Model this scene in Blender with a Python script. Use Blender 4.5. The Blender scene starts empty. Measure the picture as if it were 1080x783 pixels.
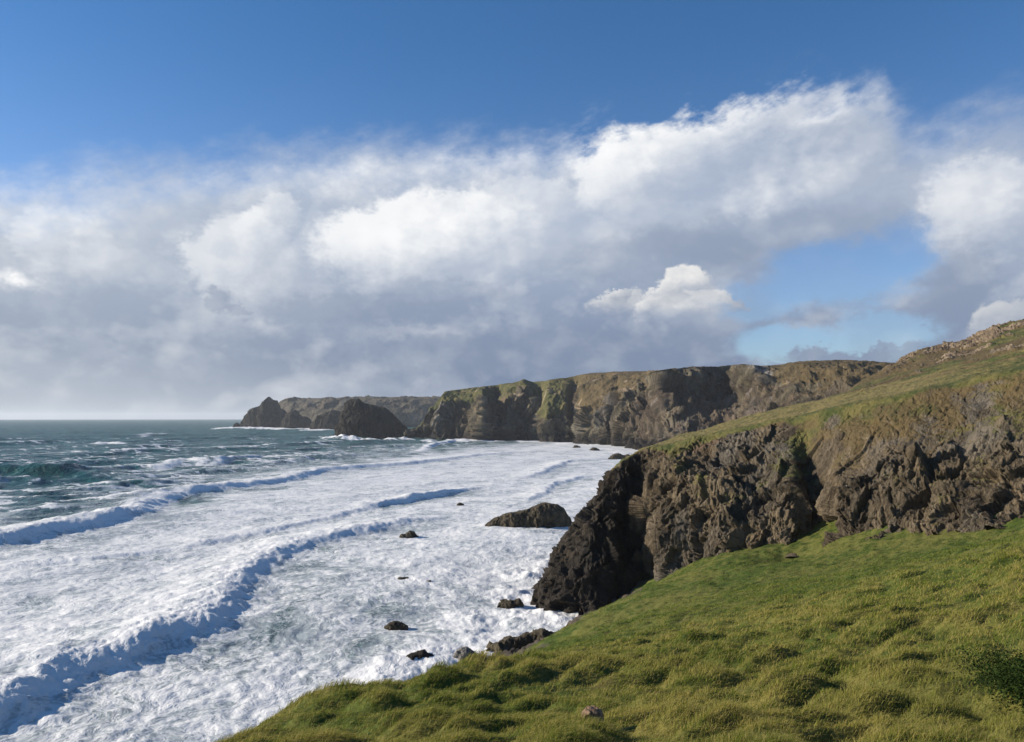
import bpy, math, random
import numpy as np
C = bpy.context.scene
COL = C.collection
rnd = np.random.default_rng(11)
D2R = math.pi / 180

# ---------------------------------------------------------------- camera
CAMZ = 28.0
F = 850.0                       # focal length in photograph pixels (1080 wide)
cam = bpy.data.objects.new('camera', bpy.data.cameras.new('camera'))
COL.objects.link(cam)
cam.location = (0, 0, CAMZ)
cam.rotation_euler = (math.pi / 2, 0, 0)
cam.data.sensor_width = 36
cam.data.lens = 36 * F / 1080
cam.data.shift_y = (440 - 391.5) / 1080
cam.data.clip_start = 0.2
cam.data.clip_end = 90000
C.camera = cam
C.view_settings.view_transform = 'Standard'
C.view_settings.look = 'None'
C.view_settings.gamma = 1
C.view_settings.exposure = 0.42
C.cycles.max_bounces = 6
C.cycles.diffuse_bounces = 3
C.cycles.volume_bounces = 1
C.cycles.use_denoising = True

SUN_AZ, SUN_EL = -83.0, 21.0    # degrees from the view direction, left negative
sl = bpy.data.lights.new('sun', 'SUN')
sl.energy = 5.0
sl.angle = 0.5 * D2R
sl.color = (1.0, 0.90, 0.76)
so = bpy.data.objects.new('sun', sl)
COL.objects.link(so)
so.rotation_euler = ((90 - SUN_EL) * D2R, 0, (180 - SUN_AZ) * D2R)

# ---------------------------------------------------------------- node expression helper
class X:
    def __init__(s, t, k): s.t, s.k = t, k
    def __add__(s, o): return mth(s.t, 'ADD', s, o)
    __radd__ = __add__
    def __sub__(s, o): return mth(s.t, 'SUBTRACT', s, o)
    def __rsub__(s, o): return mth(s.t, 'SUBTRACT', o, s)
    def __mul__(s, o): return mth(s.t, 'MULTIPLY', s, o)
    __rmul__ = __mul__
    def __truediv__(s, o): return mth(s.t, 'DIVIDE', s, o)
def put(t, sock, v):
    if isinstance(v, X): t.links.new(v.k, sock)
    elif isinstance(v, (tuple, list)):
        n = len(sock.default_value)
        sock.default_value = (tuple(v) + (1,))[:n]
    else: sock.default_value = v
def mth(t, op, *a, clamp=False):
    n = t.nodes.new('ShaderNodeMath'); n.operation = op; n.use_clamp = clamp
    for i, v in enumerate(a): put(t, n.inputs[i], v)
    return X(t, n.outputs[0])
def sat(a): return mth(a.t, 'ADD', a, 0.0, clamp=True)
def mx(a, b): return mth(a.t, 'MAXIMUM', a, b)
def sstep(x, lo, hi, a=0.0, b=1.0):
    n = x.t.nodes.new('ShaderNodeMapRange'); n.interpolation_type = 'SMOOTHSTEP'
    put(x.t, n.inputs[0], x)
    for i, v in enumerate((lo, hi, a, b)): put(x.t, n.inputs[i + 1], v)
    return X(x.t, n.outputs[0])
def lerp(f, a, b):
    t = f.t; n = t.nodes.new('ShaderNodeMix'); n.data_type = 'RGBA'; n.clamp_factor = True
    put(t, n.inputs[0], f); put(t, n.inputs[6], a); put(t, n.inputs[7], b)
    return X(t, n.outputs[2])
def vec(t, x, y, z):
    n = t.nodes.new('ShaderNodeCombineXYZ')
    for i, v in enumerate((x, y, z)): put(t, n.inputs[i], v)
    return X(t, n.outputs[0])
def sep(v):
    n = v.t.nodes.new('ShaderNodeSeparateXYZ'); put(v.t, n.inputs[0], v)
    return [X(v.t, o) for o in n.outputs]
def vscale(v, s):
    n = v.t.nodes.new('ShaderNodeVectorMath'); n.operation = 'MULTIPLY'
    put(v.t, n.inputs[0], v); put(v.t, n.inputs[1], s if isinstance(s, tuple) else (s, s, s))
    return X(v.t, n.outputs[0])
def vadd(v, s):
    n = v.t.nodes.new('ShaderNodeVectorMath'); n.operation = 'ADD'
    put(v.t, n.inputs[0], v); put(v.t, n.inputs[1], s)
    return X(v.t, n.outputs[0])
def noise(v, scale, det=6, rough=.55, dist=0.0, col=False, lac=2.0):
    n = v.t.nodes.new('ShaderNodeTexNoise'); put(v.t, n.inputs['Vector'], v)
    put(v.t, n.inputs['Scale'], scale); n.inputs['Detail'].default_value = det
    n.inputs['Roughness'].default_value = rough; n.inputs['Distortion'].default_value = dist
    n.inputs['Lacunarity'].default_value = lac
    return X(v.t, n.outputs['Color' if col else 'Fac'])
def voro(v, scale, feat='F1', out='Distance', rand=1.0):
    n = v.t.nodes.new('ShaderNodeTexVoronoi'); n.feature = feat; put(v.t, n.inputs['Vector'], v)
    n.inputs['Scale'].default_value = scale; n.inputs['Randomness'].default_value = rand
    return X(v.t, n.outputs[out])
def attr(t, name):
    n = t.nodes.new('ShaderNodeAttribute'); n.attribute_name = name
    return X(t, n.outputs['Fac'])
def obco(t): return X(t, t.nodes.new('ShaderNodeTexCoord').outputs['Object'])
def geo(t, o): return X(t, t.nodes.new('ShaderNodeNewGeometry').outputs[o])
def bump(h, strength, dist, normal=None):
    n = h.t.nodes.new('ShaderNodeBump'); put(h.t, n.inputs['Height'], h)
    put(h.t, n.inputs['Strength'], strength); n.inputs['Distance'].default_value = dist
    if normal: put(h.t, n.inputs['Normal'], normal)
    return X(h.t, n.outputs[0])
def new_mat(name):
    m = bpy.data.materials.new(name); m.use_nodes = True
    t = m.node_tree; t.nodes.clear()
    return m, t
def principled(t, **kw):
    n = t.nodes.new('ShaderNodeBsdfPrincipled')
    for k, v in kw.items(): put(t, n.inputs[k.replace('_', ' ')], v)
    return X(t, n.outputs[0])
def mixsh(f, a, b):
    n = f.t.nodes.new('ShaderNodeMixShader'); put(f.t, n.inputs[0], f); put(f.t, n.inputs[1], a); put(f.t, n.inputs[2], b)
    return X(f.t, n.outputs[0])
def out(t, s):
    o = t.nodes.new('ShaderNodeOutputMaterial'); t.links.new(s.k, o.inputs[0])
# ---------------------------------------------------------------- sky: Nishita air with cloud banks by direction
def ang(px, py):
    az = math.atan((px - 540) / F)
    return az / D2R, math.atan((440 - py) / F * math.cos(az)) / D2R
w = bpy.data.worlds.new('World'); C.world = w; w.use_nodes = True
w.cycles.sampling_method = 'MANUAL'; w.cycles.sample_map_resolution = 256
t = w.node_tree; t.nodes.clear()
sky = t.nodes.new('ShaderNodeTexSky'); sky.sky_type = 'NISHITA'; sky.sun_disc = False
sky.sun_elevation = SUN_EL * D2R; sky.sun_rotation = SUN_AZ * D2R
sky.air_density = 1.0; sky.dust_density = 0.15; sky.ozone_density = 1.0
SKY = X(t, sky.outputs[0])
dr = X(t, t.nodes.new('ShaderNodeTexCoord').outputs['Generated'])
dx, dy, dz = sep(dr)
az = mth(t, 'ARCTAN2', dx, dy) * (180 / math.pi)
el = mth(t, 'ARCSINE', dz) * (180 / math.pi)
P0 = vec(t, az, el * 1.35, 0.0)
P0f = vec(t, az, el, 0.0)
wa = noise(P0, 0.11, 5, .55, col=True)
wb = noise(P0, 0.5, 6, .66, col=True)
wax, way, _ = sep(wa); wbx, wby, _ = sep(wb)
wc = noise(P0, 1.7, 4, .6, col=True)
wcx, wcy, _ = sep(wc)
ax = az + (wcx - .5) * 1.2 + (wax - .5) * 5.0 + (wbx - .5) * 2.6       # billowed coordinates
ay = el + (wcy - .5) * .9 + (way - .5) * 3.4 + (wby - .5) * 2.0
ax2 = az + (wax - .5) * 2.2 + (wbx - .5) * 3.0
ay2 = el + (way - .5) * 1.6 + (wby - .5) * 2.4
n1 = noise(P0, 0.16, 5, .5)
n2 = noise(vadd(P0, (-0.9, 0.9, 0)), 0.16, 4, .45)   # the same field, one step towards the sun
n3 = noise(P0, 0.6, 7, .62)
streak = noise(vec(t, az * .35 + el * .7, el * 1.1 - az * .55, 3.0), 0.5, 7, .62)
emb = (n1 - n2) * 1.5

def blob(px, py, rx, ry, soft=1.0, warp=1, rot=0):
    a0, e0 = ang(px, py)
    sx, sy = rx / F / D2R * math.cos(a0 * D2R) ** 2, ry / F / D2R
    ux, uy = ((ax, ay), (ax2, ay2), (az, el))[warp - 1 if warp else 2]
    X_, Y_ = ux - a0, uy - e0
    if rot:
        c, s = math.cos(rot * D2R), math.sin(rot * D2R)
        X_, Y_ = X_ * c + Y_ * s, Y_ * c - X_ * s
    X_, Y_ = X_ / sx, Y_ / sy
    r2 = X_ * X_ + Y_ * Y_
    return mth(t, 'EXPONENT', r2 * (-1.0 / soft)), X_, Y_

def curve(x, pts, lo, hi):
    n = t.nodes.new('ShaderNodeFloatCurve'); c = n.mapping.curves[0]
    while len(c.points) > 2: c.points.remove(c.points[1])
    q = [((a - lo) / (hi - lo), b) for a, b in pts]
    c.points[0].location = q[0]; c.points[-1].location = q[-1]
    for p in q[1:-1]: c.points.new(*p)
    n.mapping.update()
    put(t, n.inputs['Value'], sat((x - lo) * (1 / (hi - lo))))
    return X(t, n.outputs[0])
top_px = [(-400, 215), (-100, 205), (0, 200), (100, 192), (200, 182), (270, 170), (340, 165), (430, 160), (520, 158), (600, 158), (640, 146), (680, 134),
          (740, 122), (800, 110), (860, 103), (905, 100), (932, 98), (945, 128), (1000, 138), (1080, 118), (1200, 120), (1500, 150)]
tp = sorted([(ang(a, b)[0], ang(a, b)[1] / 40) for a, b in top_px])
top = curve(az + (wbx - .5) * 1.6, tp, -60, 60) * 40
hard = curve(az, [(-60, .1), (-20, .12), (0, .2), (4, .5), (7, .95), (20, .75), (24, .45), (26, .2), (32, .1), (60, .1)], -60, 60)
edge = top - el + (n3 - .5) * 2.4 + (n1 - .5) * 2.2 + (streak - .5) * 4.2
soft_w = 3.6 - hard * 2.9
bank = sat(sstep(edge / soft_w, -0.75, 1.0))
veil = sstep(streak + edge * .08, .45, 1.05) * .45 * sstep(edge, -5.0, 0.0)
m = mx(bank, veil)
# openings of clear sky on the right
for (px, py, rx, ry, k) in [(885, 290, 100, 38, .9), (800, 318, 50, 22, .6), (950, 265, 40, 34, .75), (830, 362, 70, 22, .9), (930, 352, 70, 24, .7)]:
    b, _, _ = blob(px, py, rx, ry, 1.0, 2)
    m = m * (1.0 - sstep(b + (n3 - .5) * .35, .25, .72) * k)
# ---- light on the bank: blue grey bodies, white sunlit billows
low = sstep(el, 0.0, 13.0)
body = lerp(sstep(el, 1.0, 14.0), (0.115, 0.162, 0.262), (0.32, 0.38, 0.49))
left = sstep(az, -32.0, 4.0)
hz = lerp(left, (0.39, 0.425, 0.475), (0.14, 0.19, 0.29))
body = lerp(sstep(el + (n3 - .5) * 1.6, -0.8, 5.5), hz, body)
body = lerp((1.0 - left) * .45, body, (0.37, 0.42, 0.49))
body = lerp(sstep(az, 8.0, 24.0) * .35, body, (0.25, 0.305, 0.41))
body = lerp(sstep(n1 + (n3 - .5) * .5, .40, .66) * .30, body, (0.44, 0.475, 0.54))
lit = sat(emb * 1.0)
WHITE = (0.83, 0.83, 0.825)
for (px, py, rx, ry, k, wp, rot, sm) in [
        (60, 228, 130, 30, .45, 1, 4, 1), (190, 190, 220, 18, .25, 1, 8, 1), (450, 240, 130, 30, .40, 1, 16, 1), (150, 290, 70, 14, .25, 1, 0, 1),
        (430, 178, 150, 16, .34, 1, 8, 1), (560, 168, 120, 16, .40, 1, 8, 1), (760, 128, 90, 12, .40, 2, 14, 1), (890, 110, 66, 9, .45, 2, 22, 1),
        (590, 262, 110, 16, .28, 1, 14, 1), (840, 185, 110, 14, .28, 1, 18, 1), (1020, 218, 70, 42, .22, 1, 0, 1), (1075, 200, 60, 30, .22, 1, 0, 1),
        (20, 294, 26, 6, .70, 2, 0, 1), (285, 345, 18, 8, .35, 2, 0, 1), (430, 350, 40, 6, .22, 2, 0, 1)]:
    b, X_, Y_ = blob(px, py, rx, ry, 1.0, wp, rot)
    lit = lit + b * k * (.35 + n3 * 1.1) * (1.0 + emb * 1.6)
rim = sstep(edge, 2.2, .2) * hard * .70 * (.15 + n3 * 1.1)
lit = sat(lit + rim)
cc = lerp(lit, body, WHITE)
# billows with a crisp sunlit upper left side that sink into the bank to the right
for (px, py, rx, ry, k) in [(460, 265, 135, 60, .80), (262, 292, 62, 66, .50), (288, 240, 34, 34, .40), (570, 225, 90, 36, .35), (665, 185, 66, 50, .70), (745, 158, 66, 40, .42), (70, 250, 66, 34, .35), (1040, 236, 80, 56, .35)]:
    b, X_, Y_ = blob(px, py, rx, ry, 1.0, 1)
    a = sstep(b + (n3 - .5) * .30, .31, .50) * sstep(X_ - Y_ * .35, 1.1, -.1) * sstep(Y_, -1.15, .45)
    shade = sat(.70 - X_ * .46 + Y_ * .34 + emb * 1.3 + (n3 - .5) * .5)
    cc = lerp(a * k, cc, lerp(shade, body, WHITE))
# dark scud in front of the bank
for (px, py, rx, ry, k) in [(228, 322, 24, 10, .5), (252, 330, 16, 8, .4), (390, 330, 120, 16, .35), (600, 372, 240, 26, .5), (470, 310, 90, 16, .25), (700, 270, 150, 34, .35), (800, 250, 170, 34, .35), (880, 372, 80, 11, .6), (940, 368, 50, 10, .5), (1010, 310, 50, 50, .5)]:
    b, _, _ = blob(px, py, rx, ry, 1.0, 1)
    k2 = sstep(b + (n3 - .5) * .3, .25, .7) * k
    cc = lerp(k2, cc, (0.185, 0.235, 0.33))
    if px > 850: m = mx(m, k2 * 1.6)
# small cumulus heads, crisp towards the sun
for (px, py, rx, ry, wl) in [(1062, 345, 44, 24, .0), (655, 324, 36, 18, .5), (735, 324, 62, 16, .45), (690, 328, 26, 14, .5), (722, 305, 34, 23, .95), (700, 314, 20, 15, .7), (650, 315, 16, 12, .7)]:
    b, X_, Y_ = blob(px, py, rx, ry, 1.0, 2)
    a = sstep(b + (n3 - .5) * .25, .33, .50) * sstep(Y_, -.8, .5)
    shade = sat(.50 + X_ * -.34 + Y_ * .42 + emb * 1.4) * (wl * .5 + .5)
    cc = lerp(a, cc, lerp(shade, (0.22, 0.265, 0.35), (0.74, 0.73, 0.71)))
    m = mx(m, a)
m = mx(m, sstep(el, 3.0, 0.2) * sstep(az, 14.0, 5.0))
m = sat(m) * sstep(mth(t, 'ABSOLUTE', az), 95.0, 55.0)       # unseen sky beside and behind is kept clear, to dim and blue the shade
SKYS = lerp(sstep(el, 8.0, 27.0), vscale(SKY, (.66, .82, 1.14)), vscale(SKY, (.36, .70, 1.06)))
final = lerp(m, SKYS, vscale(cc, 10.0))
bg = t.nodes.new('ShaderNodeBackground'); bg.inputs[1].default_value = 0.092
t.links.new(final.k, bg.inputs[0])
wo = t.nodes.new('ShaderNodeOutputWorld'); t.links.new(bg.outputs[0], wo.inputs[0])
# ---------------------------------------------------------------- numpy noise
_perm = np.concatenate([rnd.permutation(256)] * 2).astype(np.int32)
_perm = np.concatenate([_perm, _perm])
_g = rnd.normal(size=(256, 3)); _g /= np.linalg.norm(_g, axis=1)[:, None]
_g = _g.astype(np.float32)
from concurrent.futures import ThreadPoolExecutor
_pool = ThreadPoolExecutor(4)
def _chunks(fn, p, nout, n=40000):
    """run a point function over cache-sized pieces on all cores"""
    p = np.asarray(p, np.float32); sh = p.shape[:-1]; p = p.reshape(-1, 3)
    parts = list(_pool.map(fn, [p[k:k + n] for k in range(0, len(p), n)]))
    if nout == 1: return np.concatenate(parts).reshape(sh)
    return [np.concatenate([q[k] for q in parts]).reshape(sh) for k in range(nout)]
_gx, _gy, _gz = [np.ascontiguousarray(_g[:, k]) for k in range(3)]
def _perlin(p):
    x, y, zc = p[:, 0], p[:, 1], p[:, 2]
    ix, iy, iz = np.floor(x), np.floor(y), np.floor(zc)
    fx, fy, fz = x - ix, y - iy, zc - iz
    ix, iy, iz = ix.astype(np.int32) & 255, iy.astype(np.int32) & 255, iz.astype(np.int32) & 255
    ux, uy, uz = [f * f * f * (f * (f * 6 - 15) + 10) for f in (fx, fy, fz)]
    flat = not fz.any()
    r = 0
    for a in (0, 1):
        pa = _perm[ix + a] + iy; wx_ = ux if a else 1 - ux
        for b in (0, 1):
            pb = _perm[pa + b] + iz; wy_ = wx_ * (uy if b else 1 - uy)
            for c in ((0,) if flat else (0, 1)):
                h = _perm[pb + c]
                d = _gx[h] * (fx - a) + _gy[h] * (fy - b)
                if not flat: d += _gz[h] * (fz - c); d *= (uz if c else 1 - uz)
                r = r + wy_ * d
    return r * np.float32(1.5)
def perlin(p): return _chunks(_perlin, p, 1)
def fbm(p, o=4, gain=.5, mode=''):
    s, a, n = 0, 1.0, 0
    for k in range(o):
        v = perlin(p * 2.03 ** k + k * 17.3)
        if mode == 'ridge': v = 1 - 2 * np.abs(v) * 1.6
        elif mode == 'bill': v = np.abs(v) * 2.4 - .5
        s = s + a * v; n += a; a *= gain
    return s / n
def _cell(p):
    i = np.floor(p).astype(np.int32); f = p - i
    fx, fy, fz = [np.ascontiguousarray(f[:, k]) for k in range(3)]
    d1 = np.full(len(p), 9., np.float32); d2 = d1.copy(); idn = np.zeros(len(p), np.int32); fc = np.zeros(len(p), np.float32)
    for a in (-1, 0, 1):
        pa = _perm[(i[:, 0] + a) & 255]
        for b in (-1, 0, 1):
            pb = _perm[pa + ((i[:, 1] + b) & 255)]
            for c in (-1, 0, 1):
                h = _perm[pb + ((i[:, 2] + c) & 255)]
                ex, ey, ez = _gx[h] * .5 + (.5 + a) - fx, _gy[h] * .5 + (.5 + b) - fy, _gz[h] * .5 + (.5 + c) - fz
                d = ex * ex + ey * ey + ez * ez
                nn = d < d1
                d2 = np.where(nn, d1, np.minimum(d2, d)); idn = np.where(nn, h, idn); k = (h + 77) & 255; fc = np.where(nn, -(_gx[k] * ex + _gy[k] * ey + _gz[k] * ez), fc); d1 = np.where(nn, d, d1)
    return np.sqrt(d1), np.sqrt(d2), (idn / 255.).astype(np.float32), fc
def cell(p):
    """distances to the nearest two jittered points, a random value of the nearest, and a tilted plane through it"""
    return _chunks(_cell, p, 4)
def ss(x, a, b):
    u = np.clip((x - a) / (b - a), 0, 1); return u * u * (3 - 2 * u)
def V(*a): return np.stack(np.broadcast_arrays(*a), -1)

# ---------------------------------------------------------------- mesh helpers
def mesh_obj(name, verts, quads, m, attrs=None, smooth=True, tris=None):
    me = bpy.data.meshes.new(name)
    verts = np.ascontiguousarray(verts, np.float32).reshape(-1, 3)
    loops = [np.asarray(quads, np.int32).reshape(-1)]; nq = len(loops[0]) // 4
    tot = [np.full(nq, 4, np.int32)]
    if tris is not None and len(tris):
        loops.append(np.asarray(tris, np.int32).reshape(-1)); tot.append(np.full(len(loops[1]) // 3, 3, np.int32))
    L = np.concatenate(loops); T = np.concatenate(tot); S = np.concatenate([[0], np.cumsum(T)[:-1]]).astype(np.int32)
    me.vertices.add(len(verts)); me.vertices.foreach_set('co', verts.ravel())
    me.loops.add(len(L)); me.loops.foreach_set('vertex_index', L)
    me.polygons.add(len(T)); me.polygons.foreach_set('loop_start', S); me.polygons.foreach_set('loop_total', T)
    for k, v in (attrs or {}).items():
        a = me.attributes.new(k, 'FLOAT', 'POINT'); a.data.foreach_set('value', np.ascontiguousarray(v, np.float32).ravel())
    me.update(calc_edges=True)
    if smooth: me.polygons.foreach_set('use_smooth', np.ones(len(T), bool))
    o = bpy.data.objects.new(name, me); COL.objects.link(o)
    if m: me.materials.append(m)
    return o
def grid_faces(nu, nv, wrap=False):
    i = np.arange(nu * nv).reshape(nu, nv)
    if wrap: i = np.concatenate([i, i[:1]])
    return np.stack([i[:-1, :-1], i[1:, :-1], i[1:, 1:], i[:-1, 1:]], -1).reshape(-1, 4)
def grid_obj(name, P, m, attrs=None, wrap=False, flip=False):
    q = grid_faces(P.shape[0], P.shape[1], wrap)
    if flip: q = q[:, ::-1]
    return mesh_obj(name, P, q, m, attrs)
def normals(P):
    du = np.gradient(P, axis=0); dv = np.gradient(P, axis=1)
    n = np.cross(du, dv); return n / (np.linalg.norm(n, axis=-1, keepdims=True) + 1e-9)
def tag(o, label=None, cat=None, group=None, kind=None):
    for k, v in (('label', label), ('category', cat), ('group', group), ('kind', kind)):
        if v: o[k] = v
    return o
def struct(o): o['kind'] = 'structure'; return o

# world points from photograph bearings: P(px, py, Y) at a distance, ('z', px, z, Y) at a height
def WP(c):
    if c[0] == 'z': _, px, z, Y = c
    else: px, py, Y = c; z = CAMZ + (440 - py) / F * Y
    return ((px - 540) / F * Y, Y, z)
def sea_pt(px, py):
    Y = F * CAMZ / (py - 440); return (px - 540) / F * Y, Y
def blur(A, n, axis):
    if n < 1: return A
    k = np.hanning(2 * n + 3)[1:-1]; k /= k.sum()
    pad = [(0, 0)] * A.ndim; pad[axis] = (n, n)
    B = np.pad(A, pad, mode='reflect', reflect_type='odd')     # odd reflection keeps end points in place
    L = A.shape[axis]; r = 0
    for j, kj in enumerate(k): r = r + kj * np.take(B, range(j, j + L), axis)
    return r
def lattice(cols, nu, rows, su, sv, jump=150):
    """cols: lists of control points (one per row); rows: samples per row span"""
    Q = np.array([[WP(c) for c in col] for col in cols])            # NU, NR, 3
    NU, NR = Q.shape[:2]
    m4 = Q[:, :min(4, NR)].mean(1)
    dq = np.diff(np.stack([m4[:, 0] / m4[:, 1] * 500, np.log(m4[:, 1]) * jump], -1), axis=0)      # bearing, and depth where the face turns away
    seg = np.linalg.norm(dq, axis=1) + 4
    s = np.concatenate([[0], np.cumsum(seg)]); u = np.linspace(0, s[-1], nu)
    A = np.stack([[np.interp(u, s, Q[:, r, k]) for r in range(NR)] for k in range(3)], -1)   # NR, nu, 3
    A = np.transpose(A, (1, 0, 2))
    A = blur(A, su, 0)
    tt = np.concatenate([np.linspace(k, k + 1, n, endpoint=False) for k, n in enumerate(rows)] + [[NR - 1.0]])
    i = np.minimum(tt.astype(int), NR - 2); f = (tt - i)[None, :, None]
    B = A[:, i] * (1 - f) + A[:, i + 1] * f
    B = blur(B, sv, 1)
    ui = np.interp(u, s, np.arange(NU))
    return B, tt, ui
# ---------------------------------------------------------------- materials
def rock_mat(name, S, warm=1.0, bmp=1.0, wet=None, dark=1.0):
    """weathered sea cliff: S = size of the features in metres; veg, red, wetness with painted tip shade come from the mesh"""
    m, t = new_mat(name)
    p = obco(t); nz = sep(geo(t, 'Normal'))[2]
    ps = vscale(p, (1 / S, 1 / S, .45 / S))
    a = noise(ps, .35, 5, .6); b = noise(vadd(ps, (7, 3, 1)), 1.3, 7, .65); c = noise(ps, 6.0, 5, .7)
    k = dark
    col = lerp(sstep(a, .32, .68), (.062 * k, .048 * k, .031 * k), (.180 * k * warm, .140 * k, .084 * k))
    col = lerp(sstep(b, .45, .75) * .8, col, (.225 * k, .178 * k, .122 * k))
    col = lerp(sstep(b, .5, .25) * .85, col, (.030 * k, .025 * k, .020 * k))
    big = noise(vscale(p, (.16 / S, .16 / S, .10 / S)), 1.0, 4, .6)
    col = lerp(sstep(big, .52, .66) * .6, col, (.105 * k, .078 * k, .050 * k))
    col = lerp(sstep(big, .46, .36) * .5, col, (.17 * k, .155 * k, .13 * k))
    col = lerp(sstep(attr(t, 'red') + (b - .5) * .8, .3, .8) * .6, col, (.145, .085, .058))
    col = lerp(sstep(attr(t, 'pale') + (b - .5) * .9, .35, .8) * .8, col, (.33, .31, .28))
    crack = voro(vadd(ps, vscale(noise(ps, 1.5, 5, .65, col=True), 1.3)), 1.3, 'DISTANCE_TO_EDGE')
    col = lerp(sstep(crack, .06, 0.0) * .4, col, (.014, .012, .011))
    col = lerp(sstep(c, .55, .8) * .4, col, (.25 * k, .205 * k, .15 * k))
    col = lerp(sstep(c, .46, .25) * .5, col, (.022 * k, .018 * k, .014 * k))
    # vegetation on ledges and tops
    g1 = noise(vscale(p, 1 / S), .6, 6, .65); g2 = noise(vscale(p, 1 / S), 5.0, 5, .7)
    veg = sstep(attr(t, 'veg') + (g1 - .5) * 1.3 + (nz - .55) * .35 + (g2 - .5) * .35, .42, .62)
    gc = lerp(sstep(g1, .38, .62), (.052, .066, .016), (.125, .108, .034))
    gc = lerp(sstep(attr(t, 'brown') + (g2 - .5) * .9, .25, .7) * .8, gc, (.105, .068, .034))
    gc = lerp(sstep(g2, .5, .3) * .65, gc, (.028, .040, .010))
    gc = lerp(sstep(g2, .58, .8) * .5, gc, (.19, .165, .07))
    gc = lerp(sstep(attr(t, 'tan') + (g1 - .5) * .8 + (g2 - .5) * .4, .3, .75) * .85, gc, (.20, .158, .060))
    col = lerp(veg, col, gc)
    bare = sstep(attr(t, 'bare') + (b - .5) * .9 + (g1 - .5) * .5, .45, .75)
    col = lerp(bare, col, lerp(sstep(c * .5 + a * .5, .4, .6), (.115, .078, .045), (.36, .275, .18)))
    wet_shade = attr(t, 'wet')
    col = lerp(sstep(wet_shade + (b - .5) * .5, .3, .7) * .8, col, (.016, .014, .013))
    d4 = noise(ps, 14.0, 4, .7)
    col = lerp(sstep(d4, .44, .28) * .45, col, (.02 * k, .017 * k, .013 * k))
    h = b * .8 + c * .4 + d4 * .22 + sstep(crack, 0.0, .12) * .18 + noise(ps, 18, 3, .7) * .14
    n = bump(h, (1.0 - veg * .65) * (.85 * bmp), S * .42)
    s = principled(t, Base_Color=col, Roughness=.9, Normal=n, Specular_IOR_Level=.25)
    out(t, s)
    return m
M_near = rock_mat('cliff_rock', 2.2, 1.03, dark=.98)
M_far = rock_mat('far_cliff_rock', 8.0, .90, bmp=1.0)
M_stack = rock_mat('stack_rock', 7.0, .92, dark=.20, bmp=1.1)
M_surfrock = rock_mat('surf_rock', 1.6, .95, dark=.75)

def ground_mat():
    m, t = new_mat('turf')
    p = obco(t)
    g1 = noise(p, .16, 5, .6); g2 = noise(p, 1.1, 6, .65); g3 = noise(p, 7.0, 4, .7)
    lush = sstep(attr(t, 'lush') + (g1 - .5) * 1.3, .3, .7)
    col = lerp(sstep(g1 * .6 + g2 * .4, .42, .58), (.075, .098, .016), (.160, .142, .036))
    col = lerp(lush * .8, col, lerp(sstep(g2 * .5 + g1 * .5, .42, .58), (.044, .078, .011), (.125, .128, .032)))
    col = lerp(sstep(g2, .52, .30) * .7, col, (.020, .030, .007))
    col = lerp(sstep(g2 * .5 + g3 * .5, .56, .72) * .6 * (1 - lush * .6), col, (.185, .150, .058))
    col = lerp(sstep(noise(p, .45, 4, .6), .62, .72) * .6, col, (.085, .060, .026))
    col = lerp(sstep(g3, .5, .32) * .45, col, (.018, .028, .006))
    rk = sstep(attr(t, 'rock') + (g2 - .5) * .6, .4, .6)
    col = lerp(rk, col, lerp(g2, (.03, .026, .022), (.13, .105, .08)))
    n = bump(g2 * .6 + g3 * .3, .6, .25)
    out(t, principled(t, Base_Color=col, Roughness=.95, Normal=n, Specular_IOR_Level=.15))
    return m
M_turf = ground_mat()

def blade_mat():
    m, t = new_mat('grass_blades')
    p = obco(t)
    g1 = noise(p, .16, 5, .6); g2 = noise(p, 1.1, 5, .65)
    tip = attr(t, 'tip'); r = attr(t, 'rnd'); lush = sstep(attr(t, 'lush') + (g1 - .5) * 1.3, .3, .7)
    a = lerp(sstep(g1 * .55 + g2 * .45 + (r - .5) * .25, .40, .60), (.115, .150, .020), (.300, .255, .062))
    a = lerp(lush * .75, a, lerp(sstep(g2 * .5 + g1 * .5, .42, .58), (.050, .112, .013), (.128, .165, .030)))
    tipc = lerp(sstep(r, .25, .85), a, (.42, .34, .14))
    tipc = lerp(lush * .6, tipc, (.14, .16, .035))
    col = lerp(tip * .85, a, tipc)
    d = t.nodes.new('ShaderNodeBsdfDiffuse'); put(t, d.inputs[0], col)
    tr = t.nodes.new('ShaderNodeBsdfTranslucent'); put(t, tr.inputs[0], col)
    out(t, mixsh(tip * 0 + .3, X(t, d.outputs[0]), X(t, tr.outputs[0])))
    return m
M_blade = blade_mat()

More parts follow.
